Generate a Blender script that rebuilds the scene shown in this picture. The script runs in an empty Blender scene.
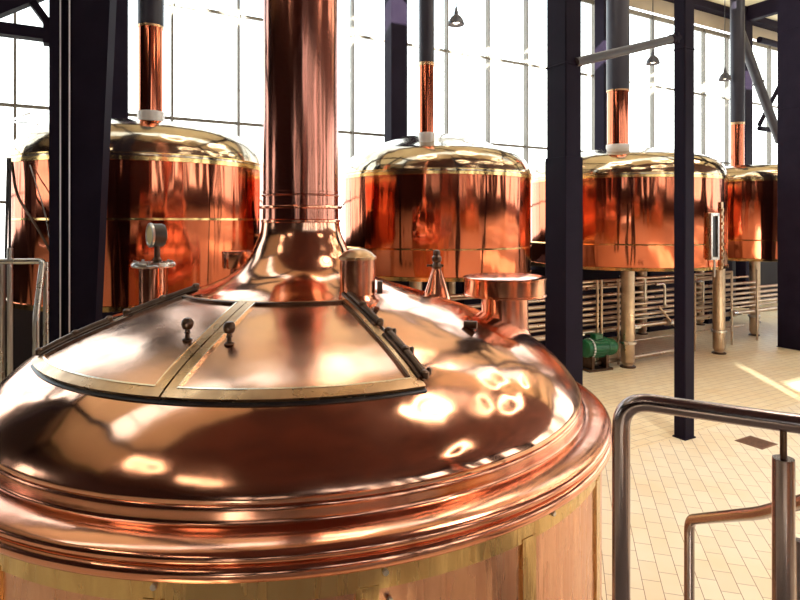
import bpy, bmesh, math, random
from mathutils import Vector, Matrix
random.seed(7)
sc = bpy.context.scene
PI = math.pi
EYE = 2.5
TH = math.atan2(.495, .869)
CT, ST = math.cos(TH), math.sin(TH)

def B(u, v, z=0.0):
    """building axes (u along the window wall, v towards it) to world"""
    return Vector((CT*u - ST*v, ST*u + CT*v, z))

# ---------------------------------------------------------------- materials
def mat(name):
    m = bpy.data.materials.new(name); m.use_nodes = True
    nt = m.node_tree; nt.nodes.clear()
    out = nt.nodes.new('ShaderNodeOutputMaterial')
    return m, nt, out

def principled(name, col, rough=.5, metal=0.0, col2=None, nscale=4.0, stretch=(1, 1, 1), rvar=0.0,
               bump=0.0, bscale=2.0, bstretch=(1, 1, 1), spec=.5, detail=4.0, aniso=0.0, lo=.35, hi=.68):
    m, nt, out = mat(name)
    p = nt.nodes.new('ShaderNodeBsdfPrincipled')
    nt.links.new(p.outputs[0], out.inputs[0])
    p.inputs['Base Color'].default_value = (*col, 1)
    p.inputs['Roughness'].default_value = rough
    p.inputs['Metallic'].default_value = metal
    p.inputs['Specular IOR Level'].default_value = spec
    if aniso: p.inputs['Anisotropic'].default_value = aniso
    tc = nt.nodes.new('ShaderNodeTexCoord')
    if col2 or rvar:
        mp = nt.nodes.new('ShaderNodeMapping'); mp.inputs['Scale'].default_value = stretch
        nt.links.new(tc.outputs['Object'], mp.inputs[0])
        n = nt.nodes.new('ShaderNodeTexNoise'); n.inputs['Scale'].default_value = nscale
        n.inputs['Detail'].default_value = detail
        nt.links.new(mp.outputs[0], n.inputs[0])
        r = nt.nodes.new('ShaderNodeMapRange')
        r.inputs[1].default_value = lo; r.inputs[2].default_value = hi
        nt.links.new(n.outputs[0], r.inputs[0])
        if col2:
            mx = nt.nodes.new('ShaderNodeMix'); mx.data_type = 'RGBA'
            mx.inputs[6].default_value = (*col, 1); mx.inputs[7].default_value = (*col2, 1)
            nt.links.new(r.outputs[0], mx.inputs[0]); nt.links.new(mx.outputs[2], p.inputs['Base Color'])
        if rvar:
            q = nt.nodes.new('ShaderNodeMapRange')
            q.inputs[3].default_value = rough; q.inputs[4].default_value = rough + rvar
            nt.links.new(r.outputs[0], q.inputs[0]); nt.links.new(q.outputs[0], p.inputs['Roughness'])
    if bump:
        mp2 = nt.nodes.new('ShaderNodeMapping'); mp2.inputs['Scale'].default_value = bstretch
        nt.links.new(tc.outputs['Object'], mp2.inputs[0])
        n2 = nt.nodes.new('ShaderNodeTexNoise'); n2.inputs['Scale'].default_value = bscale
        n2.inputs['Detail'].default_value = 2.0
        nt.links.new(mp2.outputs[0], n2.inputs[0])
        b = nt.nodes.new('ShaderNodeBump'); b.inputs['Strength'].default_value = 1.0
        b.inputs['Distance'].default_value = bump
        nt.links.new(n2.outputs[0], b.inputs['Height']); nt.links.new(b.outputs[0], p.inputs['Normal'])
    return m

M = {}
M['dome'] = principled('polished_copper', (.93, .50, .325), .07, 1, (.84, .40, .25), 2.2, rvar=.12, bump=.014, bscale=2.3, lo=.3, hi=.72)
M['doorcopper'] = principled('door_copper', (.94, .58, .41), .15, 1, (.88, .47, .31), 2.6, rvar=.14, bump=.011, lo=.3, hi=.72, bscale=2.6)
M['lip'] = principled('rim_copper', (.86, .40, .25), .13, 1, (.76, .31, .19), 3, rvar=.1, bump=.004, bscale=4)
M['stack'] = principled('stack_copper', (.52, .21, .145), .12, 1, (.42, .16, .115), 1.5, (1, 1, .5), rvar=.08, bump=.005, bscale=2, bstretch=(5, 5, .6))
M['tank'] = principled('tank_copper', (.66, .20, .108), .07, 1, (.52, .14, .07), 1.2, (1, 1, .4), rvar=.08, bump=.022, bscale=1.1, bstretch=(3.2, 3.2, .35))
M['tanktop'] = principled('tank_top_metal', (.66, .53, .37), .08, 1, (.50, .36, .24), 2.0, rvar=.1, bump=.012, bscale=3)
M['brass'] = principled('brass', (.70, .44, .24), .22, 1, (.50, .30, .16), 7, rvar=.15)
M['bead'] = principled('pale_bead', (.98, .86, .70), .2, 1)
M['brassband'] = principled('bright_brass', (.80, .54, .22), .16, 1, bump=.002, bscale=8)
M['sidebrass'] = principled('brushed_brass_panel', (.76, .53, .24), .20, 1, (.66, .42, .18), 6, (3, 3, .5), rvar=.12, bump=.004, bscale=5, bstretch=(4, 4, .4))
M['sidecopper'] = principled('brushed_copper_panel', (.78, .43, .28), .22, 1, (.70, .36, .23), 5, (3, 3, .5), rvar=.12, bump=.004, bscale=5, bstretch=(4, 4, .4))
M['bronze'] = principled('dark_bronze', (.09, .055, .04), .32, 1, (.15, .09, .06), 20, rvar=.1)
M['steel'] = principled('brushed_steel', (.60, .56, .52), .24, 1, (.50, .46, .43), 6, (1, 1, .3), rvar=.12)
M['railsteel'] = principled('handrail_steel', (.36, .29, .28), .2, 1, (.345, .275, .265), 2, rvar=.03)
M['pipesteel'] = principled('pipe_steel', (.60, .46, .34), .27, 1, (.48, .36, .26), 6, rvar=.15)
M['glassring'] = principled('pale_sleeve', (.80, .76, .74), .35, .15, (.7, .66, .64), 8)
M['dark'] = principled('dark_paint', (.012, .008, .018), .55, 0, (.017, .012, .024), 3, rvar=.12, spec=.07)
M['darkduct'] = principled('dark_duct', (.020, .017, .028), .34, .1, (.027, .023, .035), 3, rvar=.1, spec=.4)
M['ductgrey'] = principled('grey_brace_paint', (.045, .04, .05), .45, 0, (.06, .052, .062), 4)
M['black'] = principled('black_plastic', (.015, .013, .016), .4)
M['green'] = principled('green_enamel', (.012, .15, .055), .3, 0, (.01, .11, .04), 8)
M['redbrown'] = principled('red_oxide_base', (.12, .035, .025), .5)
M['white'] = principled('white_enamel', (.75, .73, .70), .4)
M['frame'] = principled('window_frame_metal', (.24, .21, .18), .5, 0, (.2, .18, .15), 5)
M['fascia'] = principled('beige_fascia', (.52, .42, .32), .7, 0, (.47, .38, .29), 2)
M['galv'] = principled('galvanised_conduit', (.85, .82, .88), .45, .4, (.75, .72, .78), 8)
M['housing'] = principled('dark_housing', (.045, .032, .028), .35, .6, (.06, .045, .035), 9)
M['ceil'] = principled('ceiling_cream', (.86, .76, .53), .8, 0, (.80, .69, .46), 1.2)
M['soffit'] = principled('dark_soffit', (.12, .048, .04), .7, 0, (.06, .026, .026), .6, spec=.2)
M['wall'] = principled('dark_wall', (.022, .016, .02), .6, 0, (.03, .022, .024), 1.5, spec=.2)
M['rearwall'] = principled('rear_wall_plaster', (.045, .02, .022), .7, 0, (.03, .015, .018), .8, spec=.2)
M['deck'] = principled('platform_deck', (.30, .24, .2), .5, 0, (.24, .2, .17), 5)
M['grate'] = principled('rusty_drain', (.30, .15, .09), .6, .3, (.2, .10, .06), 30)
M['dial'] = principled('dial_face', (.75, .62, .30), .4)

# lamp bulb
m, nt, out = mat('bulb'); e = nt.nodes.new('ShaderNodeEmission')
e.inputs[0].default_value = (1, .86, .66, 1); e.inputs[1].default_value = 14; nt.links.new(e.outputs[0], out.inputs[0]); M['bulb'] = m
# window glass
m, nt, out = mat('window_glass')
tr = nt.nodes.new('ShaderNodeBsdfTransparent'); tr.inputs[0].default_value = (.94, .97, .97, 1)
gl = nt.nodes.new('ShaderNodeBsdfGlossy'); gl.inputs['Roughness'].default_value = .02
mx = nt.nodes.new('ShaderNodeMixShader'); mx.inputs[0].default_value = .06
nt.links.new(tr.outputs[0], mx.inputs[1]); nt.links.new(gl.outputs[0], mx.inputs[2]); nt.links.new(mx.outputs[0], out.inputs[0]); M['glass'] = m

# tiled floor: two fields laid at 45 degrees to each other, meeting along a line parallel to the window wall
def tile_floor():
    m, nt, out = mat('cream_floor_tiles')
    L = nt.links.new
    p = nt.nodes.new('ShaderNodeBsdfPrincipled'); L(p.outputs[0], out.inputs[0])
    tc = nt.nodes.new('ShaderNodeTexCoord')
    def field(ang, c1, c2):
        mp = nt.nodes.new('ShaderNodeMapping'); mp.vector_type = 'POINT'
        mp.inputs['Rotation'].default_value = (0, 0, ang)
        L(tc.outputs['Object'], mp.inputs[0])
        b = nt.nodes.new('ShaderNodeTexBrick')
        b.inputs['Scale'].default_value = 1; b.inputs['Brick Width'].default_value = .25
        b.inputs['Row Height'].default_value = .125; b.inputs['Mortar Size'].default_value = .0028
        b.inputs['Mortar Smooth'].default_value = .3; b.inputs['Bias'].default_value = 0
        b.inputs['Color1'].default_value = c1; b.inputs['Color2'].default_value = c2
        b.inputs['Mortar'].default_value = (.32, .17, .085, 1)
        L(mp.outputs[0], b.inputs[0]); return b
    near = field(-math.radians(90 - 15.6), (.93, .80, .60, 1), (.88, .73, .52, 1)); far = field(-TH, (.92, .755, .51, 1), (.87, .69, .44, 1))  # far tiles coloured tanner, standing in for the dimmer light there
    # v coordinate
    sep = nt.nodes.new('ShaderNodeVectorMath'); sep.operation = 'DOT_PRODUCT'; sep.inputs[1].default_value = (-ST, CT, 0)
    L(tc.outputs['Object'], sep.inputs[0])
    gt = nt.nodes.new('ShaderNodeMath'); gt.operation = 'GREATER_THAN'; gt.inputs[1].default_value = 4.456
    L(sep.outputs['Value'], gt.inputs[0])
    mx = nt.nodes.new('ShaderNodeMix'); mx.data_type = 'RGBA'
    L(gt.outputs[0], mx.inputs[0]); L(near.outputs[0], mx.inputs[6]); L(far.outputs[0], mx.inputs[7])
    n = nt.nodes.new('ShaderNodeTexNoise'); n.inputs['Scale'].default_value = 1.1; n.inputs['Detail'].default_value = 5
    L(tc.outputs['Object'], n.inputs[0])
    r = nt.nodes.new('ShaderNodeMapRange'); r.inputs[1].default_value = .5; r.inputs[2].default_value = .75
    r.inputs[3].default_value = 0; r.inputs[4].default_value = .5; L(n.outputs[0], r.inputs[0])
    st = nt.nodes.new('ShaderNodeMix'); st.data_type = 'RGBA'; st.blend_type = 'MULTIPLY'
    st.inputs[7].default_value = (1.0, .82, .55, 1); L(r.outputs[0], st.inputs[0]); L(mx.outputs[2], st.inputs[6])
    L(st.outputs[2], p.inputs['Base Color'])
    p.inputs['Roughness'].default_value = .38; p.inputs['Specular IOR Level'].default_value = .4
    return m
M['floor'] = tile_floor()

# ---------------------------------------------------------------- mesh helpers
def finish(name, bm, material, parent=None, smooth=True, ang=34):
    bmesh.ops.remove_doubles(bm, verts=bm.verts, dist=1e-5)
    bmesh.ops.recalc_face_normals(bm, faces=bm.faces)
    lim = math.radians(ang)
    for f in bm.faces: f.smooth = smooth
    for e in bm.edges:
        e.smooth = not (len(e.link_faces) == 2 and e.calc_face_angle(0) > lim)
    me = bpy.data.meshes.new(name); bm.to_mesh(me); bm.free()
    me.materials.append(material if not isinstance(material, str) else M[material])
    o = bpy.data.objects.new(name, me); sc.collection.objects.link(o)
    if parent: o.parent = parent
    return o

def tag(o, label=None, cat=None, group=None, kind=None):
    if label: o['label'] = label
    if cat: o['category'] = cat
    if group: o['group'] = group
    if kind: o['kind'] = kind
    return o

def empty(name, loc=(0, 0, 0), rz=0, **k):
    o = bpy.data.objects.new(name, None); sc.collection.objects.link(o)
    o.location = loc; o.rotation_euler = (0, 0, rz); o.empty_display_size = .2
    return tag(o, **k)

def box(bm, c, s, rz=0.0, mtx=None):
    m4 = Matrix.Translation(c) @ Matrix.Rotation(rz, 4, 'Z')
    if mtx: m4 = mtx @ m4
    m4 = m4 @ Matrix.Diagonal((*s, 1))
    bmesh.ops.create_cube(bm, size=1, matrix=m4); return bm

def bbox(bm, c, s, rz=0.0, bev=.01, seg=2):
    t = bmesh.new(); box(t, (0, 0, 0), s)
    bmesh.ops.bevel(t, geom=t.edges[:], offset=bev, segments=seg, affect='EDGES')
    m4 = Matrix.Translation(c) @ Matrix.Rotation(rz, 4, 'Z'); bmesh.ops.transform(t, matrix=m4, verts=t.verts[:])
    me = bpy.data.meshes.new('t'); t.to_mesh(me); t.free(); bm.from_mesh(me); bpy.data.meshes.remove(me); return bm

def lathe(bm, prof, seg=48, c=(0, 0, 0), close=False, mtx=None):
    """revolve (r, z) points about z"""
    c = Vector(c); rings = []
    for r, z in prof:
        if r < 1e-6:
            rings.append([bm.verts.new((0, 0, z))])
        else:
            rings.append([bm.verts.new((r*math.cos(2*PI*i/seg), r*math.sin(2*PI*i/seg), z)) for i in range(seg)])
    vs = [v for R in rings for v in R]
    pairs = list(zip(rings[:-1], rings[1:]))
    if close: pairs.append((rings[-1], rings[0]))
    for a, b in pairs:
        for i in range(seg):
            j = (i+1) % seg
            if len(a) == 1 and len(b) == 1: continue
            if len(a) == 1: bm.faces.new((a[0], b[i], b[j]))
            elif len(b) == 1: bm.faces.new((a[i], a[j], b[0]))
            else: bm.faces.new((a[i], a[j], b[j], b[i]))
    for v in vs:
        v.co = (mtx @ v.co if mtx else v.co) + c
    return bm

def cyl(bm, p, q, r, seg=16, r2=None):
    p, q = Vector(p), Vector(q); d = q - p; r2 = r if r2 is None else r2
    rot = d.to_track_quat('Z', 'Y').to_matrix().to_4x4(); L = d.length
    return lathe(bm, [(0, 0), (r, 0), (r2, L), (0, L)], seg, p, mtx=rot)

def tube(bm, pts, r, seg=12, bend=0.0, nb=6):
    """round tube along pts with rounded corners of radius bend"""
    P = [Vector(p) for p in pts]
    path = [P[0]]
    for i in range(1, len(P)-1):
        a, b, c = P[i-1], P[i], P[i+1]
        d1, d2 = (a-b), (c-b)
        k = min(bend, d1.length*.45, d2.length*.45)
        if k > 1e-4:
            s, e = b + d1.normalized()*k, b + d2.normalized()*k
            for j in range(nb+1):
                t = j/nb; path.append(s*(1-t)**2 + b*2*t*(1-t) + e*t*t)
        else: path.append(b)
    path.append(P[-1])
    t0 = (path[1]-path[0]).normalized()
    ref = Vector((0, 0, 1)) if abs(t0.z) < .9 else Vector((1, 0, 0))
    n = t0.cross(ref).normalized(); rings = []
    for i, p in enumerate(path):
        if i == 0: t = t0
        elif i == len(path)-1: t = (path[i]-path[i-1]).normalized()
        else: t = ((path[i+1]-path[i]).normalized() + (path[i]-path[i-1]).normalized()).normalized()
        n = (n - t*n.dot(t)).normalized(); b = t.cross(n)
        rings.append([bm.verts.new(p + (n*math.cos(2*PI*j/seg) + b*math.sin(2*PI*j/seg))*r) for j in range(seg)])
    for A, Bq in zip(rings[:-1], rings[1:]):
        for j in range(seg):
            bm.faces.new((A[j], A[(j+1) % seg], Bq[(j+1) % seg], Bq[j]))
    bm.faces.new(rings[0][::-1]); bm.faces.new(rings[-1])
    return bm

def beam(bm, p, q, w, h):
    """rectangular bar from p to q, w wide (horizontal), h high"""
    p, q = Vector(p), Vector(q); d = q-p
    up = Vector((0, 0, 1)) if abs(d.normalized().z) < .98 else Vector((0, 1, 0))
    s = d.cross(up).normalized(); n = s.cross(d).normalized()
    vs = []
    for a in (p, q):
        for i, j in ((-1, -1), (1, -1), (1, 1), (-1, 1)):
            vs.append(bm.verts.new(a + s*i*w/2 + n*j*h/2))
    for f in ((0, 1, 2, 3), (7, 6, 5, 4), (0, 4, 5, 1), (1, 5, 6, 2), (2, 6, 7, 3), (3, 7, 4, 0)):
        bm.faces.new([vs[i] for i in f])
    return bm

def N(): return bmesh.new()

# ================================================================ MAIN KETTLE
KC = Vector((-.65, 3.94, 0))
DOME = [(.245, .3), (.25, 0.0), (.262, -.07), (.29, -.14), (.335, -.23), (.42, -.32), (.55, -.385), (.70, -.435), (.88, -.49),
        (1.07, -.555), (1.25, -.62), (1.42, -.695), (1.55, -.775), (1.65, -.86), (1.72, -.94), (1.757, -1.0), (1.762, -1.03)]
def catmull(P, n=5):
    out = []
    for i in range(len(P)-1):
        p0 = P[max(i-1, 0)]; p1 = P[i]; p2 = P[i+1]; p3 = P[min(i+2, len(P)-1)]
        for j in range(n):
            t = j/n
            out.append(tuple(.5*((2*b) + (-a+c)*t + (2*a-5*b+4*c-d)*t*t + (-a+3*b-3*c+d)*t**3) for a, b, c, d in zip(p0, p1, p2, p3)))
    out.append(P[-1]); return out
DP = catmull(DOME[1:], 5)
def dz(r):
    for (r0, z0), (r1, z1) in zip(DP[:-1], DP[1:]):
        if r0 <= r <= r1: return EYE + z0 + (z1-z0)*(r-r0)/max(r1-r0, 1e-9)
    return EYE + DP[-1][1]
def dn(r, a):
    e = .01; s = (dz(r+e)-dz(r-e))/(2*e)
    return Vector((-s*math.cos(a), -s*math.sin(a), 1)).normalized()
def onDome(r, a, off=0):
    return Vector((r*math.cos(a), r*math.sin(a), dz(r))) + dn(r, a)*off

def sector(bm, r0, r1, a0, a1, off, base=-.012, nr=24, na=32):
    """raised patch that follows the dome; a0, a1 functions of r"""
    top, bot = [], []
    for i in range(nr+1):
        r = r0+(r1-r0)*i/nr; A0, A1 = a0(r), a1(r); tr, br = [], []
        for j in range(na+1):
            a = A0+(A1-A0)*j/na
            tr.append(bm.verts.new(onDome(r, a, off))); br.append(bm.verts.new(onDome(r, a, base)))
        top.append(tr); bot.append(br)
    for i in range(nr):
        for j in range(na):
            bm.faces.new((top[i][j], top[i+1][j], top[i+1][j+1], top[i][j+1]))
            bm.faces.new((bot[i][j+1], bot[i+1][j+1], bot[i+1][j], bot[i][j]))
    for i in range(nr):
        bm.faces.new((bot[i][0], bot[i+1][0], top[i+1][0], top[i][0]))
        bm.faces.new((top[i][na], top[i+1][na], bot[i+1][na], bot[i][na]))
    for j in range(na):
        bm.faces.new((top[0][j], top[0][j+1], bot[0][j+1], bot[0][j]))
        bm.faces.new((bot[nr][j], bot[nr][j+1], top[nr][j+1], top[nr][j]))
    return bm

def make_kettle(label):
    K = empty('copper_kettle', KC, label=label, cat='brewing kettle')
    b = N(); lathe(b, [(r, z+EYE) for r, z in DP] + [(1.74, EYE-1.06)], 160)
    finish('dome', b, 'dome', K, ang=60)
    # rim mouldings
    P = [(1.752, -1.026), (1.764, -1.040), (1.768, -1.065), (1.771, -1.086), (1.777, -1.096), (1.786, -1.096),
         (1.82, -1.097), (1.87, -1.105), (1.91, -1.120), (1.925, -1.138), (1.920, -1.156), (1.905, -1.165)]
    b = N(); lathe(b, [(r, z+EYE) for r, z in catmull(P, 3)], 160); finish('rim_moulding', b, 'lip', K, ang=60)
    t = [(1.902+.031*math.cos(a), EYE-1.193+.031*math.sin(a)) for a in [2*PI*i/16 for i in range(16)]]
    b = N(); lathe(b, t, 160, close=True); finish('rim_bead', b, 'lip', K, ang=60)
    # shell
    b = N(); lathe(b, [(1.84, EYE-1.19), (1.872, EYE-1.20), (1.872, .03), (1.80, .03)], 160); finish('shell', b, 'sidecopper', K)
    b = N(); lathe(b, [(1.87, EYE-1.20), (1.881, EYE-1.205), (1.881, EYE-1.315), (1.87, EYE-1.32)], 160); finish('top_band', b, 'sidebrass', K)
    b = N(); lathe(b, [(1.87, .30), (1.884, .295), (1.884, .0), (1.87, .0)], 160); finish('foot_band', b, 'sidebrass', K)
    for k in range(16):
        a = math.radians(-96 + 22.5*k); b = N()
        for s in range(5):
            aa = a + (s-2)*.009
            box(b, (1.876*math.cos(aa), 1.876*math.sin(aa), .75), (.016, .0175, .90), aa)
        o = finish('strap', b, 'sidebrass', K)
    for a, z in ((-71.5, EYE-1.255), (-71, EYE-1.36), (-96, EYE-1.255), (-120, EYE-1.255), (-96, EYE-1.37), (-46, EYE-1.255)):
        a = math.radians(a); n = Vector((math.cos(a), math.sin(a), 0)); b = N()
        cyl(b, n*1.878+Vector((0, 0, z)), n*1.893+Vector((0, 0, z)), .011, 10); finish('bolt', b, 'steel', K)
    # chimney
    Z = EYE
    b = N(); lathe(b, [(.246, Z+.01), (.243, Z+.2), (.240, Z+6.2)], 72); finish('chimney', b, 'stack', K)
    for z0, z1, r in ((-.005, .018, .256), (.085, .105, .268), (.165, .178, .253), (.19, .196, .249)):
        b = N(); lathe(b, [(.235, Z+z0), (r-.006, Z+z0), (r, Z+z0+.005), (r, Z+z1-.005), (r-.006, Z+z1), (.235, Z+z1)], 72)
        finish('collar', b, 'stack' if z0 > .15 else 'lip', K)
    # hatch doors
    D = math.radians
    A_R, A_S, A_L = D(-59.6), D(-103.0), D(-146.6)
    for side, (a0, a1) in enumerate(((A_S+.0035, A_R), (A_L, A_S-.0035))):
        b = N(); sector(b, .745, 1.485, lambda r: a0+.02/r, lambda r: a1-.02/r, .014)
        door = finish('hatch_door', b, 'doorcopper', K, ang=40)
        b = N()
        w = .046
        sector(b, 1.454, 1.497, lambda r: a0, lambda r: a1, .024, nr=3)
        sector(b, .732, 1.46, lambda r: a0, lambda r: a0+w/r, .024, na=3)
        sector(b, .732, 1.46, lambda r: a1-w/r, lambda r: a1, .024, na=3)
        sector(b, .732, .752, lambda r: a0, lambda r: a1, .022, nr=2)
        finish('door_frame', b, 'brass', door, ang=40)
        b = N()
        sector(b, .726, 1.511, lambda r: a0-.004/r, lambda r: a1+.004/r, .007); finish('door_gap_shade', b, 'black', door, ang=40)  # black strip standing in for the shaded gap around the door
        # thin polished bead inside the frame
        b = N()
        sector(b, 1.447, 1.454, lambda r: a0+w/r, lambda r: a1-w/r, .027, nr=1)
        if side: sector(b, .76, 1.442, lambda r: a1-(w+.006)/r, lambda r: a1-w/r, .027, na=1)
        else: sector(b, .76, 1.442, lambda r: a0+w/r, lambda r: a0+(w+.006)/r, .027, na=1)
        finish('door_bead', b, 'bead', door, ang=40)
        b = N()
        if side: sector(b, .76, 1.442, lambda r: a0+w/r, lambda r: a0+(w+.010)/r, .027, na=1)
        else: sector(b, .76, 1.442, lambda r: a1-(w+.012)/r, lambda r: a1-w/r, .028, na=1)
        sector(b, .752, .764, lambda r: a0+w/r, lambda r: a1-w/r, .027, nr=1)
        finish('door_bead_dark', b, 'bronze', door, ang=40)  # dark bronze sides of the same bead
        # knob near the seam
        r, a = ((1.147, D(-97.3)), (1.13, D(-108.8)))[side]
        p = onDome(r, a, .012)
        b = N(); lathe(b, [(0, 0), (.024, 0), (.024, .006), (.012, .012), (.010, .03), (.016, .036), (.011, .042), (.012, .05),
                           (.022, .056), (.0275, .068), (.029, .08), (.026, .094), (.017, .105), (0, .109)], 24, p)
        finish('knob', b, 'bronze', door)
        # hinge bars along the outer edge
        ae = A_R if side == 0 else A_L; s = 1 if side == 0 else -1
        for (ra, rb, wd) in ((.66, 1.04, .030), (1.13, 1.455, .034)):
            b = N()
            pts = [onDome(ra+(rb-ra)*i/4, ae+s*.018/(ra+(rb-ra)*i/4), .034) for i in range(5)]
            tube(b, pts, wd*.55, 10)
            pts2 = [p_ + Vector((0, 0, -.012)) + Vector((math.cos(ae+s*PI/2), math.sin(ae+s*PI/2), 0))*(-.026) for p_ in pts]
            tube(b, pts2, wd*.4, 8)
            for q in (pts[0], pts[2], pts[-1]): lathe(b, [(0, -.016), (.02, -.012), (.02, .016), (.01, .024), (0, .024)], 12, q)
            finish('hinge', b, 'bronze', door)
        b = N(); tube(b, [onDome(.66+.8*i/8, ae+s*.022/(.66+.8*i/8), .018) for i in range(9)], .008, 8); finish('hinge_rod', b, 'steel', door)
        for rr in (1.10, 1.27, 1.42):
            q = onDome(rr, ae+s*.075/rr, .0); b = N()
            lathe(b, [(0, -.01), (.012, -.01), (.012, .022), (.008, .028), (0, .028)], 10, q); finish('stud', b, 'bronze', door)
    # capped vent beside the doors
    q = onDome(.655, D(-51.5)); z0 = q.z - .02
    b = N(); lathe(b, [(.125, z0-.04), (.122, z0+.005), (.108, z0+.02), (.101, z0+.03), (.101, z0+.235), (.09, z0+.24)], 48, (q.x, q.y, 0))
    v = finish('capped_vent', b, 'lip', K)
    b = N(); lathe(b, [(.100, z0+.225), (.108, z0+.228), (.108, z0+.243), (.098, z0+.25), (.08, z0+.268), (.045, z0+.285), (0, z0+.292)], 48, (q.x, q.y, 0))
    finish('vent_cap', b, 'brass', v)
    b = N(); box(b, (q.x+.128, q.y-.02, z0+.07), (.03, .04, .07)); finish('latch', b, 'bronze', v)
    # cone with a valve on top
    q = onDome(1.08, D(31)); z0 = q.z - .03; q = Vector((q.x, q.y, 0))
    b = N(); lathe(b, [(.118, z0-.03), (.112, z0+.0), (.088, z0+.07), (.058, z0+.16), (.034, z0+.23), (.026, z0+.25)], 40, q)
    v = finish('cone_fitting', b, 'lip', K)
    b = N(); lathe(b, [(0, z0+.24), (.034, z0+.24), (.04, z0+.255), (.034, z0+.27), (.024, z0+.285), (.036, z0+.30), (.036, z0+.325), (.024, z0+.34),
                       (.026, z0+.35), (.022, z0+.375), (0, z0+.38)], 20, q)
    cyl(b, q+Vector((-.075, 0, z0+.262)), q+Vector((.05, 0, z0+.262)), .009, 8)
    finish('valve', b, 'bronze', v)
    # wide flat-capped vent
    q = onDome(1.38, D(7.5)); z0 = q.z; q = Vector((q.x, q.y, 0))
    b = N(); lathe(b, [(.19, z0-.12), (.168, z0-.07), (.160, z0-.03), (.158, z0+.20)], 56, q); v = finish('vent_neck', b, 'lip', K)
    b = N(); lathe(b, [(0, z0+.17), (.265, z0+.17), (.284, z0+.175), (.284, z0+.183), (.276, z0+.187), (.276, z0+.285), (.283, z0+.289),
                       (.283, z0+.300), (.26, z0+.306), (0, z0+.31)], 64, q)
    finish('vent_lid', b, 'lip', v)
    # small bolt stub
    q = onDome(1.19, D(-27.9)); b = N()
    cyl(b, q+Vector((-.04, 0, .02)), q+Vector((.03, -.02, .02)), .022, 12); lathe(b, [(0, -.01), (.018, -.01), (.018, .03), (0, .03)], 12, q)
    finish('stub', b, 'bronze', K)
    # flat capped vent on the back of the dome
    q = Vector((-1.32+.65, 5.0-3.94, 0)); r = q.length; z0 = dz(r)+.03
    b = N(); lathe(b, [(.10, z0-.03), (.09, z0+.2), (.09, z0+.22)], 32, q)
    lathe(b, [(0, z0+.21), (.15, z0+.21), (.155, z0+.225), (.155, z0+.33), (.16, z0+.335), (.16, z0+.35), (0, z0+.355)], 40, q)
    finish('back_vent', b, 'lip', K)
    # sight-glass lamp on its flanged neck
    q = Vector((-1.965+.65, 4.78-3.94, 0)); r = q.length; z0 = dz(r)
    b = N(); lathe(b, [(.14, z0-.04), (.115, z0+.02), (.108, z0+.06), (.108, 2.17)], 40, q); v = finish('sight_glass_neck', b, 'lip', K)
    b = N(); lathe(b, [(0, 2.135), (.10, 2.135), (.158, 2.142), (.166, 2.152), (.166, 2.168), (.158, 2.18), (0, 2.186)], 40, q)
    for k in range(8):
        a = k*PI/4+.2; lathe(b, [(.012, 2.18), (.012, 2.195), (0, 2.195)], 8, q+Vector((.138*math.cos(a), .138*math.sin(a), 0)))
    finish('flange', b, 'steel', v)
    b = N(); cyl(b, q+Vector((.03, 0, 2.18)), q+Vector((.03, 0, 2.33)), .022, 14)
    lathe(b, [(0, 0), (.03, 0), (.034, .02), (.022, .04)], 14, q+Vector((.03, 0, 2.18)))
    finish('lamp_stem', b, 'bronze', v)
    rot = Matrix.Rotation(math.radians(-74), 4, 'Z') @ Matrix.Rotation(math.radians(96), 4, 'X')
    ax = Matrix.Rotation(math.radians(40), 4, 'Z') @ Matrix.Rotation(math.radians(90), 4, 'Y')
    c = q+Vector((.02, 0, 2.395))
    b = N(); lathe(b, [(0, .07), (.06, .07), (.084, .06), (.092, .045), (.092, -.035), (.085, -.04)], 36, c, mtx=ax); finish('lamp_housing', b, 'housing', v)
    b = N(); lathe(b, [(.085, -.035), (.098, -.035), (.098, -.05), (.082, -.054), (.077, -.045)], 36, c, mtx=ax); finish('lamp_bezel', b, 'steel', v)
    b = N(); lathe(b, [(0, -.044), (.08, -.044)], 36, c, mtx=ax); finish('lamp_dial', b, 'dial', v)
    return K

kettle = make_kettle('large polished copper kettle with hatch doors and tall chimney, filling the front')

def copy_tree(o, parent=None):
    c = o.copy(); sc.collection.objects.link(c)
    if parent: c.parent = parent
    for ch in list(o.children): copy_tree(ch, c)
    return c
# its sisters, standing behind the photographer and seen only as reflections in the copper
for i, (du, dv) in enumerate(((-1.2, -8.6), (4.6, -8.2))):
    k = copy_tree(kettle); k.location = KC + B(du, dv); k.rotation_euler = (0, 0, PI + .6*i)
    k['label'] = ('matching copper kettle behind the photographer, mirrored only in the tanks',
                  'copper kettle along the rear row nearest the east windows, mirrored only')[i]

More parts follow.
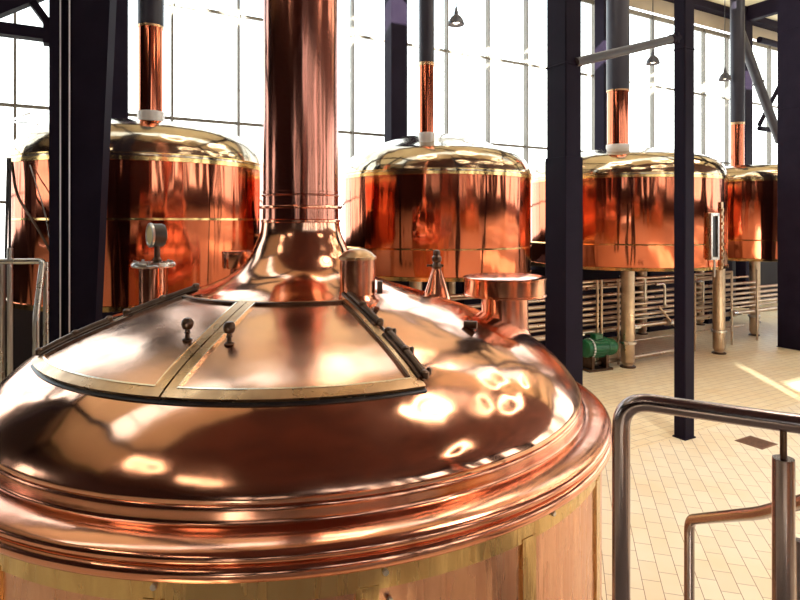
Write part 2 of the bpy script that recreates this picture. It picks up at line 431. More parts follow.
# ================================================================ BACKGROUND TANKS
def make_tank(x, y, R, zb, zs, ztop, zband, label, pipe, legs, detail=None):
    T = empty('copper_tank', (x, y, 0), label=label, cat='brewing tank')
    b = N(); lathe(b, [(0, zb+.02), (R*.9, zb+.0), (R-.01, zb), (R, zb+.02), (R, zs)], 128); finish('body', b, 'tank', T)
    H = ztop-zs; sh = .30
    q = min(1, H/.50)
    P = [(R, zs), (R+.004, zs+.05*q), (R-.02, zs+.16*q), (R-.09, zs+.28*q), (R-.22, zs+.385*q), (R-.45, zs+.47*q), (R*.45, zs+H*.88), (R*.2, ztop-.02), (.0, ztop)]
    b = N(); lathe(b, [(max(r, 0), z) for r, z in catmull(P, 5)[:-1]] + [(0, ztop)], 128); finish('top', b, 'tanktop', T, ang=60)
    for z, w, t in ((zs, .05, .012), (zs+.055, .018, .016), (zband, .03, .01), (zb+.03, .06, .010)):
        b = N(); lathe(b, [(R-.01, z-w/2), (R+t, z-w/2+.004), (R+t, z+w/2-.004), (R-.01, z+w/2)], 128); finish('band', b, 'brassband', T)
    px, py, pr, zc0, zc1, r2 = pipe
    px -= x; py -= y
    zz = ztop - .14
    zl = min(zc0-.16, ztop-.16) if math.hypot(px, py) > .6 else zc0-.2
    b = N(); lathe(b, [(r2*.7, zl-.2), (r2*.75, zl), (r2*1.0, zl+.05), (r2*1.10, zl+.10), (r2*1.12, zc0), (r2*.9, zc0)], 40, (px, py, 0)); finish('pipe_sleeve', b, 'glassring', T)
    b = N(); lathe(b, [(r2*1.0, zc0-.01), (r2*1.0, zc1), (r2*.8, zc1)], 48, (px, py, 0)); finish('exhaust_pipe', b, 'tank', T)
    b = N(); lathe(b, [(r2*1.01, zc1-.02), (r2*1.07, zc1-.02), (r2*1.07, zc1+.03), (r2*1.01, zc1+.03)], 48, (px, py, 0)); finish('pipe_ring', b, 'brass', T)
    b = N(); lathe(b, [(r2*.8, zc1), (pr, zc1+.005), (pr, 8.72)], 48, (px, py, 0)); finish('duct', b, 'darkduct', T)
    for lx, ly, lr in legs:
        b = N(); lathe(b, [(lr*.6, .0), (lr*.75, .0), (lr*.75, .06), (lr*.95, .09), (lr, .12), (lr, zb+.015)], 28, (lx-x, ly-y, 0))
        L = finish('leg', b, 'pipesteel', T)
        b = N(); lathe(b, [(lr, .40), (lr+.03, .41), (lr+.03, .45), (lr, .46)], 28, (lx-x, ly-y, 0)); finish('leg_collar', b, 'steel', L)
        b = N(); lathe(b, [(0, 0), (lr*1.15, 0), (lr*1.15, .02), (lr*.7, .035), (0, .035)], 28, (lx-x, ly-y, 0)); finish('foot', b, 'bronze', L)
    return T

U = B(1, 0); V = B(0, 1)
def legset(cx, cy, s, r):
    c = Vector((cx, cy, 0)); o = []
    for i, j in ((-1, -1), (1, -1), (1, 1), (-1, 1)):
        p = c + U*s*i + V*s*j; o.append((p.x, p.y, r))
    return o
def pz(y, d): return EYE + (222-y)/600*d
tl = make_tank(-3.2, 7.53, 1.45, 1.58, 3.16, 3.72, 2.53, 'copper tank behind the wide dark pillar, large kettle in front of it',
               (-2.94, 7.08, .146, pz(112, 7.08), pz(27, 7.08), .135), legset(-3.2, 7.53, .9, .09))
tm = make_tank(.575, 9.68, 1.5, 1.68, 3.18, 3.90, 2.12, 'copper tank between the large chimney and the square dark post',
               (.385, 8.72, .112, pz(133, 8.72), pz(65, 8.72), .106), legset(.575, 9.68, .95, .09))
tr_ = make_tank(4.45, 12.0, 1.85, 1.66, 3.29, 3.97, 2.11, 'widest copper tank on thick steel legs, with a framed sight glass',
                (3.94, 10.85, .198, pz(145, 10.85), pz(91, 10.85), .185), [(3.93, 10.35, .115), (6.07, 11.42, .11), (3.3, 12.5, .11), (5.4, 13.4, .11)])
tf = make_tank(8.19, 14.1, 1.5, 1.66, 3.40, 3.78, 2.11, 'farthest copper tank, partly behind the post at the room edge',
               (7.93, 14.1, .155, pz(168, 14.1), pz(124, 14.1), .145), [(7.82, 13.25, .095), (9.2, 13.4, .095), (8.9, 15.0, .095), (7.3, 14.6, .095)])
# tank 1 upper hoop rail (thin steel guard around the top)
b = N()
pts = [(1.40*math.cos(a), 1.40*math.sin(a), 3.75-.12*abs(math.sin(a*2))) for a in [math.radians(150+i*6) for i in range(16)]]
tube(b, pts, .011, 8); finish('top_wire', b, 'steel', tl)
# sight glass on the widest tank
az = math.radians(-14); c = Vector((4.45, 12, 0))
def on_tank(T, C, R, ang, z, w, h, d, name, m_, par=None, off=0):
    n = Vector((math.cos(ang), math.sin(ang), 0)); b = N()
    bbox(b, n*(R+d/2+off)+Vector((0, 0, z)), (d, w, h), ang, min(d, w, h)*.2, 2)
    return finish(name, b, m_, par or T)
g = on_tank(tr_, c, 1.84, math.radians(-59), 2.25, .30, .82, .05, 'sight_glass_plate', 'brass')
for s in (-1, 1):
    n = Vector((math.cos(math.radians(-59)), math.sin(math.radians(-59)), 0)); t = Vector((-n.y, n.x, 0)); b = N()
    box(b, n*1.905+t*s*.10+Vector((0, 0, 2.25)), (.04, .045, .78), math.radians(-59)); finish('sight_glass_frame', b, 'steel', g)
for z in (1.87, 2.63):
    b = N(); box(b, n*1.905+Vector((0, 0, z)), (.04, .25, .045), math.radians(-59)); finish('sight_glass_frame', b, 'steel', g)
b = N(); box(b, n*1.893+Vector((0, 0, 2.25)), (.012, .155, .70), math.radians(-59)); finish('sight_glass_pane', b, 'black', g)
b = N(); cyl(b, n*1.90+Vector((0, 0, 1.85)), n*1.90+Vector((0, 0, 1.55)), .02, 10); finish('sight_glass_drain', b, 'steel', g)
n = Vector((math.cos(math.radians(-49)), math.sin(math.radians(-49)), 0))
b = N(); box(b, n*1.862+Vector((0, 0, 2.25)), (.04, .09, 1.2), math.radians(-49))
for k in range(9): box(b, n*1.885+Vector((0, 0, 1.75+k*.12)), (.03, .05, .05), math.radians(-49))
finish('level_strip', b, 'brass', tr_)

# ================================================================ PIPE RACK UNDER THE TANKS
rack = empty('pipe_rack', B(0, 7.32), TH, label='rack of stacked horizontal steel pipes running under the copper tanks', cat='pipes')
for z, r, dv, u0, u1 in ((1.475, .026, 0, 5.3, 12), (1.405, .026, 0, 4.9, 12), (1.21, .03, .1, 3, 13), (1.115, .03, .02, 1, 14), (1.015, .03, 0, 1, 14),
                         (.915, .03, 0, 1, 14), (.82, .034, 0, 1, 14), (.73, .022, .06, 5, 14), (.62, .046, 0, 1, 14), (.10, .04, -.1, 7.9, 10.1), (.36, .016, 0, 8.3, 12.4),
                         (1.32, .022, .25, 4, 13)):
    b = N(); tube(b, [(u0, dv, z), (u1, dv, z)], r, 12); finish('pipe', b, 'pipesteel', rack)
for u in (2.2, 4.15, 7.25, 8.03, 8.13, 8.55, 10.7, 11.9, 12.8):
    b = N(); tube(b, [(u, -.06, .0), (u, -.06, 1.5)], .022, 10); finish('upright', b, 'pipesteel', rack)
for u, z in ((9.75, 1.36), (9.2, 1.5), (8.8, 1.55), (10.9, 1.35), (11.5, 1.3)):
    b = N(); tube(b, [(u-.25, -.1, z), (u, -.1, z), (u, -.1, z-.42), (u+.18, .0, z-.42)], .024, 10, .08); finish('elbow', b, 'steel', rack)
b = N(); tube(b, [(9.6, -.08, .95), (10.15, -.08, .47)], .022, 10); finish('elbow', b, 'pipesteel', rack)
for u in (7.5, 8.9, 9.9, 12.0):
    b = N(); cyl(b, (u, 0, .62), (u+.12, 0, .62), .07, 16); cyl(b, (u+.06, 0, .62), (u+.06, -.12, .62), .02, 10)
    box(b, (u+.06, -.13, .62), (.16, .02, .03)); finish('valve', b, 'steel', rack)

# dark boxes added to deepen the shade behind the pipe rack
for (u, wd, label) in ((5.3, 1.5, 'added dark box deepening the shade under the middle copper tank'), (7.65, 2.4, 'added dark box deepening the shade between the middle tank and the widest tank'),
                   (10.2, 1.85, 'added dark box deepening the shade under the widest tank'), (12.35, 1.5, 'added dark box deepening the shade between the widest and the farthest tank'),
                   (14.3, 1.0, 'added dark box deepening the shade under the farthest tank')):
    o = empty('shade_box', B(u, 9.35), TH, label=label, cat='shade box')
    b = N(); bbox(b, (0, 0, .8), (wd, .7, 1.5), 0, .03); finish('casing', b, 'dark', o)
    b = N(); box(b, (0, 0, .03), (wd-.1, .6, .06)); finish('plinth', b, 'dark', o)

# ================================================================ GREEN PUMP MOTOR
pump = empty('pump_motor', (3.36, 10.2, 0), TH-.12, label='green electric pump motor low beside the leg of the widest tank', cat='motor')
AX = Matrix.Rotation(PI/2, 4, 'Y')
b = N(); lathe(b, [(0, -.30), (.12, -.30), (.15, -.28), (.155, -.2), (.155, .12), (.165, .13), (.165, .16), (.12, .17), (0, .17)], 36, (0, 0, .37), mtx=AX)
for k in range(20):
    a = 2*PI*k/20; box(b, (-.05, .165*math.cos(a), .37+.165*math.sin(a)), (.32, .012, .012))
mo = finish('motor_body', b, 'green', pump)
b = N(); lathe(b, [(0, .17), (.08, .17), (.13, .19), (.145, .24), (.13, .32), (.09, .37), (0, .385)], 36, (0, 0, .36), mtx=AX); finish('end_bell', b, 'green', pump)
b = N(); lathe(b, [(.158, -.2), (.17, -.2), (.17, -.17), (.158, -.17)], 36, (0, 0, .37), mtx=AX); finish('band', b, 'white', mo)
b = N(); bbox(b, (-.05, -.03, .57), (.16, .14, .09), 0, .01); finish('terminal_box', b, 'green', pump)
for s in (-.2, .1):
    b = N(); box(b, (s, 0, .13), (.05, .26, .24)); finish('foot', b, 'bronze', pump)
b = N(); box(b, (-.05, 0, .02), (.5, .3, .04)); finish('base_plate', b, 'bronze', pump)
b = N(); tube(b, [(.34, 0, .36), (.40, .0, .36), (.40, .25, .40)], .03, 12, .04); finish('outlet', b, 'steel', pump)

# ================================================================ COLUMNS
def column(u_, v_, a, bb, z1, label, plates=(), name='steel_post', corner=None):
    p = Vector((u_, v_, 0))
    o = empty(name, p, TH, label=label, cat='post')
    b = N(); bbox(b, (0, 0, z1/2), (a, bb, z1), 0, .008, 2); finish('shaft', b, 'dark', o)
    b = N(); box(b, (0, 0, .008), (a+.02, bb+.02, .016)); finish('base_plate', b, 'dark', o)
    for z, h, t in plates:
        b = N(); bbox(b, (0, 0, z), (a+t, bb+t, h), 0, .004, 1); finish('joint_plate', b, 'dark', o)
    return o
colC = column(3.30, 6.97, .175, .145, 8.72, 'slim dark steel post whose foot shows on the tiles', ((4.5, .015, .012),))
colB = column(1.66, 6.08, .215, .27, 8.72, 'square dark steel post standing behind the kettle rim', ((4.07, .02, .015), (1.9, 2.5, .02)))
colD = column(7.88, 11.85, .38, .62, 8.72, 'heavy dark post cut by the picture edge, farthest one out', ((6.3, .02, .012), (4.75, .02, .012)))
b = N()
for k in range(4): cyl(b, (.09, -.01+0*k, .08+k*.11), (.095, -.01, .08+k*.11), .012, 8)
finish('bolt', b, 'steel', colC)
# brace between the two posts
br = empty('tube_brace', (1.75, 5.98, 4.09), label='grey round brace sloping between the two nearest dark posts', cat='brace')
d = Vector((3.16, 6.85, 4.60)) - Vector((1.75, 5.98, 4.09))
b = N(); cyl(b, (0, 0, 0), d*.93, .047, 20); finish('tube', b, 'ductgrey', br)
b = N(); cyl(b, d*.93, d*.955, .055, 20); cyl(b, d*.955, d*1.03, .03, 12); box(b, d*1.0, (.05, .05, .12), .6); finish('end_bracket', b, 'dark', br)

# wide tapered pillar at the left
pA = empty('tapered_pillar', (-2.72, 5.2, 0), label='wide dark tapered steel pillar rising behind the kettle', cat='pillar')
def taper(bm, z0, z1, l0, r0, l1, r1, y0, y1):
    vs = [bm.verts.new(p) for p in ((l0, y0, z0), (r0, y0, z0), (r0, y1, z0), (l0, y1, z0), (l1, y0, z1), (r1, y0, z1), (r1, y1, z1), (l1, y1, z1))]
    for f in ((0, 1, 5, 4), (1, 2, 6, 5), (2, 3, 7, 6), (3, 0, 4, 7), (0, 3, 2, 1), (4, 5, 6, 7)): bm.faces.new([vs[i] for i in f])
b = N(); taper(b, 0, 8.7, -.115, .005, -.115, .40, 0, .12); finish('web', b, 'dark', pA)
b = N(); taper(b, 0, 8.7, -.31, -.215, -.31, -.215, -.02, .2); finish('flange', b, 'dark', pA)
b = N(); taper(b, 0, 8.7, -.205, -.125, -.205, -.125, .03, .2); finish('flange', b, 'dark', pA)
for x in (-.207, -.128):
    b = N(); cyl(b, (x, -.03, .02), (x, -.03, 8.6), .0065, 8); finish('conduit', b, 'galv', pA)
b = N(); box(b, (-.02, .08, .01), (.66, .4, .02)); finish('base_plate', b, 'dark', pA)
# truss joining it
trs = empty('roof_truss', (-3.03, 5.27, 4.1), TH, label='dark truss beams meeting the wide tapered pillar', cat='truss')
def tb(p, q, w, h, nm='beam'):
    b = N(); beam(b, p, q, w, h); finish(nm, b, 'dark', trs)
tb((0, 0, .03), (-4.5, 0, .03), .12, .10, 'tie_beam')
tb((.04, 0, .50), (-1.9, 0, -.78), .13, .12, 'diagonal_chord')
tb((0, 0, .06), (-.17, 0, .30), .09, .06, 'strut')
b = N(); box(b, (-.03, 0, .04), (.12, .14, .18)); finish('gusset', b, 'dark', trs)

# ================================================================ ROOM SHELL
W = 10.8; U0, U1, V0 = -13, 27, -9.5; ZC = 8.8
def struct(name, bm, m_, **k):
    o = finish(name, bm, m_); o['kind'] = 'structure'
    return o
def ubox(bm, u0, u1, v0, v1, z0, z1):
    c = B((u0+u1)/2, (v0+v1)/2, (z0+z1)/2); return box(bm, c, (u1-u0, v1-v0, z1-z0), TH)
b = N(); ubox(b, U0, U1, V0, W+.3, -.2, 0); fl = struct('floor', b, 'floor')
S0, S1, SK0, SK1 = -6, 15, 5.2, 6.6  # skylight strip added to light the front floor and whiten dome reflections
b = N()
for q in ((U0, U1, V0, SK0), (U0, U1, SK1, W+.3), (U0, S0, SK0, SK1), (S1, U1, SK0, SK1)): ubox(b, *q, ZC, ZC+.2)
struct('ceiling', b, 'ceil')
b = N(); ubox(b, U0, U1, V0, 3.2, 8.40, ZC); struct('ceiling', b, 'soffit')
SILL, TOP = 1.85, 8.15
b = N(); ubox(b, U0, U1, W, W+.25, 0, SILL); ubox(b, U0, U1, W, W+.25, TOP+.25, ZC); ubox(b, U0, -5.2, W, W+.25, SILL, TOP+.25); struct('wall_north', b, 'wall')
b = N(); ubox(b, U0, U1, W-.03, W, TOP+.06, TOP+.45); struct('trim_1', b, 'fascia')
b = N(); ubox(b, U0, U1, W-.08, W+.25, SILL-.02, SILL+.05); struct('trim_2', b, 'frame')
b = N(); ubox(b, U0, U1, W-.30, W-.03, TOP+.45, ZC-.0); struct('trim_3', b, 'dark')
# window bays between the wall columns
wallcols = [(.565+.545*k)*W for k in range(-4, 4)]
wallcols = [u for u in wallcols if U0+1 < u < U1]
edges = [-5.2] + [u for u in wallcols if u > -5.2] + [U1]
mu = [(-.053+.105*k)*W for k in range(-14, 26)]
for i, (a, c_) in enumerate(zip(edges[:-1], edges[1:])):
    b = N()
    for u in mu:
        if a <= u < c_ and -5.2 < u < U1: ubox(b, u-.017, u+.017, W+.02, W+.15, SILL, TOP)
    for z, t in ((2.8, .022), (4.28, .025), (6.23, .025), (TOP-.03, .06), (SILL+.05, .03)): ubox(b, a, c_, W+.06, W+.11, z-t, z+t)
    w_ = struct('window_%d' % (i+1), b, 'frame')
    b = N(); ubox(b, a, c_, W+.08, W+.09, SILL, TOP); g = finish('pane', b, 'glass', w_)
for u in wallcols:
    p = B(u-.30 if abs(u) > 1 else u+.55, W-.45)
    o = empty('wall_column', p, TH); tag(o, 'dark column in front of the tall window wall', 'column', 'dark columns along the window wall')
    b = N(); bbox(b, (0, 0, ZC/2), (.36, .30, ZC), 0, .01); finish('shaft', b, 'dark', o)
    b = N(); box(b, (0, 0, .01), (.46, .4, .02)); finish('base_plate', b, 'dark', o)
labs = ['dark wall column hidden at the far end of the window wall', 'dark wall column out past the leftmost tank', 'dark wall column seen beside the wide tapered pillar',
        'dark wall column by the pipe of the middle tank', 'dark wall column by the duct of the widest tank', 'dark wall column behind the duct of the farthest tank', 'dark wall column beyond the farthest tank', 'last dark wall column near the east end']
b = N()
for k in range(15): u = S0+(S1-S0)*k/14; ubox(b, u-.03, u+.03, SK0, SK1, ZC+.04, ZC+.16)
ubox(b, S0, S1, SK0, SK0+.05, ZC+.04, ZC+.16); ubox(b, S0, S1, SK1-.05, SK1, ZC+.04, ZC+.16)
w_ = struct('window_30', b, 'frame'); b = N(); ubox(b, S0, S1, SK0, SK1, ZC+.09, ZC+.10); finish('pane', b, 'glass', w_)
cols_ = [o for o in sc.objects if o.name.startswith('wall_column')]
cols_.sort(key=lambda o: o.location.x)
near = min(cols_, key=lambda o: abs(o.location.x/o.location.y))
i0 = cols_.index(near)
for i, o in enumerate(cols_):
    o['label'] = labs[max(0, min(7, i-i0+3))]
# rafters
for k, u in enumerate(wallcols):
    b = N(); ubox(b, u-.40, u-.20, 3.25, W-.3, ZC-.42, ZC); struct('trim_%d' % (4+k), b, 'dark')
# cross bracing at the right-hand bays
uD = (.565+.545*2)*W
xb = empty('cross_brace', B(uD, W-.72, 0), TH, label='crossed dark braces between window columns behind the farthest duct', cat='brace')
def seg(nm, p, q, r, m_='dark'):
    b = N(); cyl(b, p, q, r, 14); finish(nm, b, m_, xb)
seg('diagonal', (0, 0, 5.35), (2.5, 0, 8.3), .06); seg('tie', (0, 0, 5.25), (5.6, 0, 5.25), .07)
seg('tie', (0, 0, 7.85), (5.6, 0, 7.85), .09)
sx = empty('sloping_duct', (8.27, 14.6, 7.12), label='grey sloping round duct crossing the braces beside the farthest duct', cat='duct')
b = N(); p0 = Vector((0, 0, 0)); p1 = Vector((.98, .0, -2.68)); cyl(b, p0, p1, .115, 24, .10); finish('tube', b, 'ductgrey', sx)
b = N(); cyl(b, p1*.45, p1*.47, .135, 24); finish('clamp', b, 'ductgrey', sx)
# other walls
def punched(name, u0, u1, v0, v1, axis, holes, m_='rearwall'):
    """wall with rectangular openings: holes (s0, s1, z0, z1) along the wall"""
    b = N(); s0, s1 = (u0, u1) if axis == 'u' else (v0, v1)
    holes = sorted(holes); cur = s0
    def put(a, c, z0, z1):
        if c-a < 1e-3 or z1-z0 < 1e-3: return
        if axis == 'u': ubox(b, a, c, v0, v1, z0, z1)
        else: ubox(b, u0, u1, a, c, z0, z1)
    for h in holes:
        put(cur, h[0], 0, ZC); put(h[0], h[1], 0, h[2]); put(h[0], h[1], h[3], ZC); cur = h[1]
    put(cur, s1, 0, ZC); return struct(name, b, m_)
rear_h = [(-9.5, -8.3, 3.0, 6.4), (-6.5, -6.0, 2.4, 5.3), (-5.2, -4.8, 2.4, 5.3), (-1.88, -1.64, 6.4, 8.35), (-1.62, .9, 5.6, 7.78), (1.7, 2.3, 2.0, 7.6), (3.3, 3.9, 2.0, 7.6), (5.0, 5.5, 2, 7.6), (6.4, 8.0, 3.0, 7.4), (9.4, 10.0, 2, 7.6), (11.2, 11.8, 2, 7.6), (13.0, 15.0, 2.5, 8.0), (18, 24, 2, 8)]  # unseen openings added to shape the sun patch and streaks in the tanks
punched('wall_south', U0, U1, V0-.25, V0, 'u', rear_h)
east_h = [(-7.5, -3.5, 1.5, 8.0), (-2.5, 2, 1.5, 8.0), (3, 9.8, 1.5, 8.0)]
punched('wall_east', U1, U1+.25, V0, W, 'v', east_h)
west_h = [(7.4, 9.8, 1.9, 5.2)]
punched('wall_west', U0-.25, U0, V0, W, 'v', west_h)
wn = len(edges)
for axis, hs, pos in (('u', rear_h, V0-.12), ('v', east_h, U1+.12), ('v', west_h, U0-.12)):
    for h in hs:
        b = N(); n = max(1, int((h[1]-h[0])/1.2))
        def bar(a, c, z0, z1, t=.03):
            if axis == 'u': ubox(b, a, c, pos-t, pos+t, z0, z1)
            else: ubox(b, pos-t, pos+t, a, c, z0, z1)
        for i in range(n+1):
            s = h[0]+(h[1]-h[0])*i/n; bar(s-.03, s+.03, h[2], h[3])
        for z in (h[2]+.03, (h[2]+h[3])/2, h[3]-.03): bar(h[0], h[1], z-.025, z+.025)
        w_ = struct('window_%d' % wn, b, 'frame'); wn += 1
        b = N(); bar(h[0], h[1], h[2], h[3], .005); finish('pane', b, 'glass', w_)

# ================================================================ PENDANT LAMPS
def pendant(x, y, zrim, label, scale=1.0):
    o = empty('pendant_lamp', (x, y, 0), label=label, cat='lamp'); o['group'] = 'dark bell pendant lamps'
    b = N(); s = scale
    lathe(b, [(.135*s, zrim), (.138*s, zrim+.006), (.132*s, zrim+.04), (.115*s, zrim+.09), (.085*s, zrim+.135), (.05*s, zrim+.165), (.036*s, zrim+.175), (.034*s, zrim+.23),
              (.024*s, zrim+.245), (.018*s, zrim+.30), (0, zrim+.305)], 32)
    finish('shade', b, 'ductgrey', o)
    b = N(); lathe(b, [(0, zrim+.03), (.05*s, zrim+.035), (.06*s, zrim+.07), (.03*s, zrim+.13), (0, zrim+.14)], 20); finish('bulb', b, 'bulb', o)
    b = N(); cyl(b, (0, 0, zrim+.29), (0, 0, ZC), .009, 8); finish('cable', b, 'black', o)
    return o
pendant(.955, 10.2, pz(25, 10.2), 'bell pendant lamp hanging against the windows over the middle tank')
pendant(5.29, 12.55, pz(64, 12.55), 'bell pendant lamp hanging under the sloping round brace')
pendant(7.57, 13.98, pz(80, 13.95), 'bell pendant lamp hanging close beside the farthest duct')

# ================================================================ HANDRAILS, PLATFORM
rail = empty('handrail', (.57, 1.56, .9), label='polished steel handrail with rounded corner in front of the tiled floor', cat='handrail')
off = Vector((.57, 1.56, .9))
def R_(p): return Vector(p) - off
b = N(); tube(b, [R_((.575, 1.56, .92)), R_((.575, 1.56, EYE-.460)), R_((.89, 1.41, EYE-.468)), R_((1.75, 1.0, EYE-.480))], .0225, 24, .075, 10)
finish('rail_pipe', b, 'railsteel', rail)
b = N(); lathe(b, [(0, .92), (.0235, .92), (.0235, EYE-.558), (.023, EYE-.553), (0, EYE-.553)], 32, R_((.898, 1.405, 0))); post = finish('post', b, 'railsteel', rail)
b = N(); cyl(b, R_((.898, 1.405, EYE-.56)), R_((.898, 1.405, EYE-.47)), .0075, 14); finish('spindle', b, 'bronze', post)
for x, y in ((.575, 1.56), (.898, 1.405)):
    b = N(); lathe(b, [(0, .9), (.05, .9), (.05, .91), (.028, .918), (0, .918)], 28, R_((x, y, 0))); finish('base_flange', b, 'railsteel', rail)

sr = empty('stair_handrail', (1.2, 2.5, 0), label='lower steel stair handrail with top bend, standing on the tiled floor', cat='handrail')
off = Vector((1.2, 2.5, 0))
b = N(); tube(b, [R_((1.215, 2.52, 0.0)), R_((1.215, 2.52, 1.25)), R_((1.20, 2.0, 1.53)), R_((1.17, 1.70, 1.715)), R_((1.15, 1.45, 1.88))], .0205, 20, .05, 8)
finish('rail_pipe', b, 'railsteel', sr)
b = N(); lathe(b, [(0, .55), (.012, .55), (.012, pz(541, 1.95)), (0, pz(541, 1.95)+.0)], 16, R_((1.295, 1.95, 0)))
lathe(b, [(.0, pz(541, 1.95)-.006), (.015, pz(541, 1.95)-.006), (.015, pz(541, 1.95)+.004), (0, pz(541, 1.95)+.004)], 16, R_((1.295, 1.95, 0)))
finish('baluster', b, 'railsteel', sr)
b = N(); lathe(b, [(0, 0), (.05, 0), (.05, .01), (.024, .018), (0, .018)], 24, R_((1.215, 2.52, 0))); finish('base_flange', b, 'railsteel', sr)
# platform and steps under the photographer
b = N(); box(b, (.4, .35, .86), (3.0, 2.7, .08)); 
pl = finish('viewing_platform', b, 'deck'); tag(pl, 'raised deck under the photographer carrying the polished handrail', 'platform')
for x, y in ((-1.0, -.9), (1.8, -.9), (-1.0, 1.4), (1.8, 1.4)):
    b = N(); box(b, (x, y, .41), (.08, .08, .82)); finish('leg', b, 'dark', pl)
stp = empty('steps', (1.60, 1.75, 0), label='short flight of steps down from the raised deck', cat='steps')
for k in range(4):
    b = N(); box(b, (.15, .12+.17*k, .72-.18*k), (.6, .17, .03)); finish('tread', b, 'deck', stp)
for x in (-.14, .44):
    b = N(); beam(b, (x, -.02, .80), (x, .80, 0.03), .03, .12); finish('stringer', b, 'dark', stp)

# left-hand stair rails and rods by the tank
lr = empty('side_railing', (-4.2, 6.3, 0), label='steel railing with sloping end at the left tank', cat='railing')
off = Vector((-4.2, 6.3, 0))
D_ = 5.9
def Q(x, y, d=D_): return Vector(((x-400)/600*d, d, pz(y, d)))
def RT(nm, pts, r, m_='steel', bend=.05):
    b = N(); tube(b, [R_(p) for p in pts], r, 12, bend); return finish(nm, b, m_, lr)
RT('top_rail', [Q(-60, 262), Q(43, 261), Q(36, 318, 5.6), Vector((Q(36, 318, 5.6).x, 5.6, 0.0))], .030, 'steel', .04)
for x in (2, 10): RT('post', [Vector((Q(x, 250).x, D_, 0)), Q(x, 248 if x > 5 else 262)], .026)
RT('post', [Vector((Q(46, 300).x, D_, 0)), Q(46, 262)], .026)
lr2 = empty('leaning_rod', (-4.1, 6.4, 0), label='thin steel rods leaning beside the railing at the leftmost windows', cat='rods')
lr_ = lr; lr = lr2; off = Vector((-4.1, 6.4, 0))
for p, q in ((Q(8, 158, 6.3), Q(1, 300, 6.1)), (Q(10, 158, 6.3), Q(9, 300, 6.1))):
    RT('rod', [p, Vector((q.x, q.y, 0))], .013, 'ductgrey', 0)
def wire(label, pts, r=.008, m_='bronze'):
    b = N(); tube(b, pts, r, 8, .2, 10); o = finish('cable', b, m_); tag(o, label, 'cable'); return o
wire('thick dark cable drooping across the leftmost copper tank', [Q(12, 162, 6.2), Q(16, 195, 6.15), Q(38, 228, 6.0), Q(56, 262, 5.95)], .014)
wire('thin steel wire slanting down beside the thick cable', [Q(30, 165, 6.2), Q(47, 218, 6.0), Q(52, 262, 5.9)], .006, 'steel')

# floor drain
dr = empty('floor_drain', B(6.86*.495+4.0*.869, 6.86*.869-4.0*.495-.07, 0), TH, label='small rusty square drain grating set in the tiles', cat='drain')
b = N()
for s in (-1, 1): box(b, (s*.145, 0, .003), (.018, .31, .006)); box(b, (0, s*.145, .003), (.31, .018, .006))
finish('rim', b, 'grate', dr)
b = N()
for k in range(11): box(b, (-.125+k*.025, 0, .0025), (.013, .29, .005))
finish('grating', b, 'grate', dr)
b = N(); box(b, (0, 0, .001), (.30, .30, .001)); finish('sump', b, 'black', dr)

# ================================================================ LIGHT
w = bpy.data.worlds.new('sky'); sc.world = w; w.use_nodes = True
nt = w.node_tree; nt.nodes.clear(); L = nt.links.new
out = nt.nodes.new('ShaderNodeOutputWorld'); bg = nt.nodes.new('ShaderNodeBackground')
tc = nt.nodes.new('ShaderNodeTexCoord'); sp = nt.nodes.new('ShaderNodeSeparateXYZ'); L(tc.outputs['Generated'], sp.inputs[0])
cr = nt.nodes.new('ShaderNodeValToRGB'); L(sp.outputs['Z'], cr.inputs[0])
cr.color_ramp.elements[0].position = 0.0; cr.color_ramp.elements[0].color = (1, .97, .92, 1)
cr.color_ramp.elements[1].position = 1.0; cr.color_ramp.elements[1].color = (.60, .66, .70, 1)
e = cr.color_ramp.elements.new(.25); e.color = (1, .99, .97, 1)
e = cr.color_ramp.elements.new(.36); e.color = (.75, .86, .95, 1)
L(cr.outputs[0], bg.inputs[0]); bg.inputs[1].default_value = 4.0; L(bg.outputs[0], out.inputs[0])

def portal(u, v, z, su, sz, rz):
    ld = bpy.data.lights.new('window_portal', 'AREA'); ld.shape = 'RECTANGLE'; ld.size = su; ld.size_y = sz
    ld.cycles.is_portal = True
    o = bpy.data.objects.new('window_portal', ld); sc.collection.objects.link(o)
    o.location = B(u, v, z); o.rotation_euler = (PI/2, 0, rz); return o
portal((U0+U1)/2, W+.3, 5.0, U1-U0, 6.4, TH)              # faces -v
portal((U0+U1)/2, V0-.35, 5.0, U1-U0, 6.4, TH+PI)
portal(U1+.35, 0.5, 4.8, 19, 6.6, TH-PI/2)
portal(U0-.35, 0.5, 4.8, 19, 6.6, TH+PI/2)

sd = bpy.data.lights.new('sun', 'SUN'); sd.energy = 40; sd.angle = .009; sd.color = (1, .93, .82)
so = bpy.data.objects.new('sun', sd); sc.collection.objects.link(so)
dirn = Vector((0.137, 1, -.42)).normalized()
so.rotation_euler = dirn.to_track_quat('-Z', 'Y').to_euler()

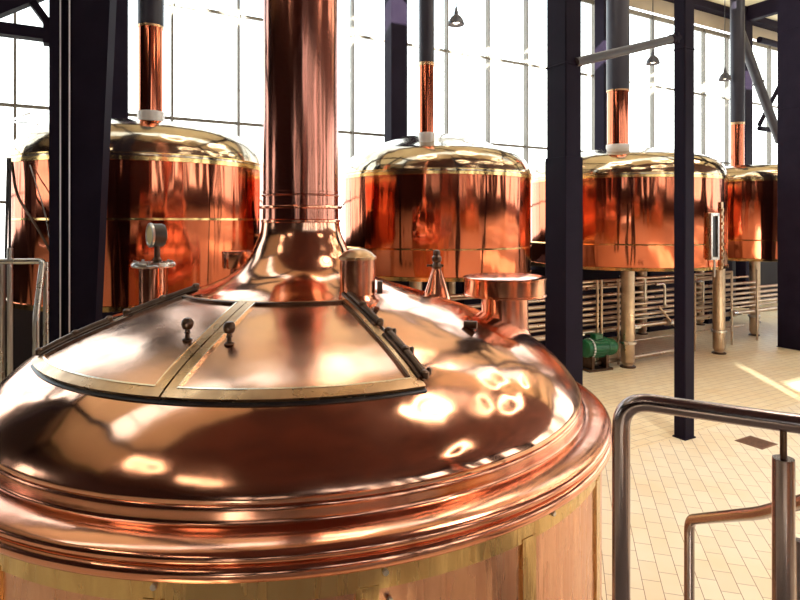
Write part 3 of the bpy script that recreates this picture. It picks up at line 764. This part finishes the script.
# ring lamps over the gallery
def ring_lamp(u, v, z, zc, R=.85, label=None, power=0):
    p = B(u, v, z); o = empty('ring_lamp', p); tag(o, label or 'round ring lamp hanging from the ceiling above the kettles', 'lamp', 'ring lamps over the gallery')
    b = N(); lathe(b, [(R+.07*math.cos(a), .05*math.sin(a)) for a in [2*PI*i/12 for i in range(12)]], 64, close=True); finish('tube', b, 'bulb', o)
    b = N(); lathe(b, [(R+.10, .04), (R+.10, .09), (R-.10, .09), (R-.10, .04)], 64, close=True); finish('housing', b, 'white', o)
    b = N()
    for k in range(3):
        a = 2*PI*k/3; cyl(b, (R*math.cos(a), R*math.sin(a), .08), (0, 0, zc-z-.02), .008, 6)
    finish('cable', b, 'black', o)
    if power:  # spot and its housing added to brighten the near floor
        b = N(); lathe(b, [(.13, .0), (.14, .0), (.12, .16), (.05, .22), (0, .22)], 24); finish('added_downlight', b, 'white', o)
        cyl_ = N(); cyl(cyl_, (0, 0, .2), (0, 0, zc-z-.02), .01, 6); finish('stem', cyl_, 'black', o)
        ld = bpy.data.lights.new('floor_fill_beam', 'SPOT'); ld.energy = power; ld.spot_size = math.radians(82); ld.spot_blend = .7
        ld.shadow_soft_size = .12; ld.color = (1, .94, .86)
        lo = bpy.data.objects.new('floor_fill_beam', ld); sc.collection.objects.link(lo); lo.parent = o; lo.location = (0, 0, -.02)
for u, v in ((2.6, 5.4), (6.6, 5.9), (10.4, 4.4), (14, 5.0)): ring_lamp(u, v, 8.1, ZC)
for u, v in ((-6.2, 2.0), (-5.6, -1.6), (5.0, 1.4), (8.6, 1.6), (11.8, 1.8), (7.2, -3.6)): ring_lamp(u, v, 7.8, 8.40, R=1.0 if u > 0 else .7, power={5.0: 950, 8.6: 400}.get(u, 0))

# ================================================================ CAMERA
cd = bpy.data.cameras.new('camera'); co = bpy.data.objects.new('camera', cd); sc.collection.objects.link(co)
co.location = (0, 0, EYE); co.rotation_euler = (PI/2, 0, 0)
cd.sensor_width = 36; cd.lens = 27.0; cd.shift_y = -78/800; cd.clip_start = .05
sc.camera = co
sc.view_settings.view_transform = 'Standard'; sc.view_settings.look = 'None'
sc.view_settings.exposure = 0.12; sc.view_settings.gamma = 1; sc.view_settings.use_curve_mapping = False
sc.cycles.max_bounces = 10; sc.cycles.glossy_bounces = 6; sc.cycles.diffuse_bounces = 4
sc.cycles.caustics_reflective = True; sc.cycles.sample_clamp_indirect = 6
sc.cycles.use_denoising = True
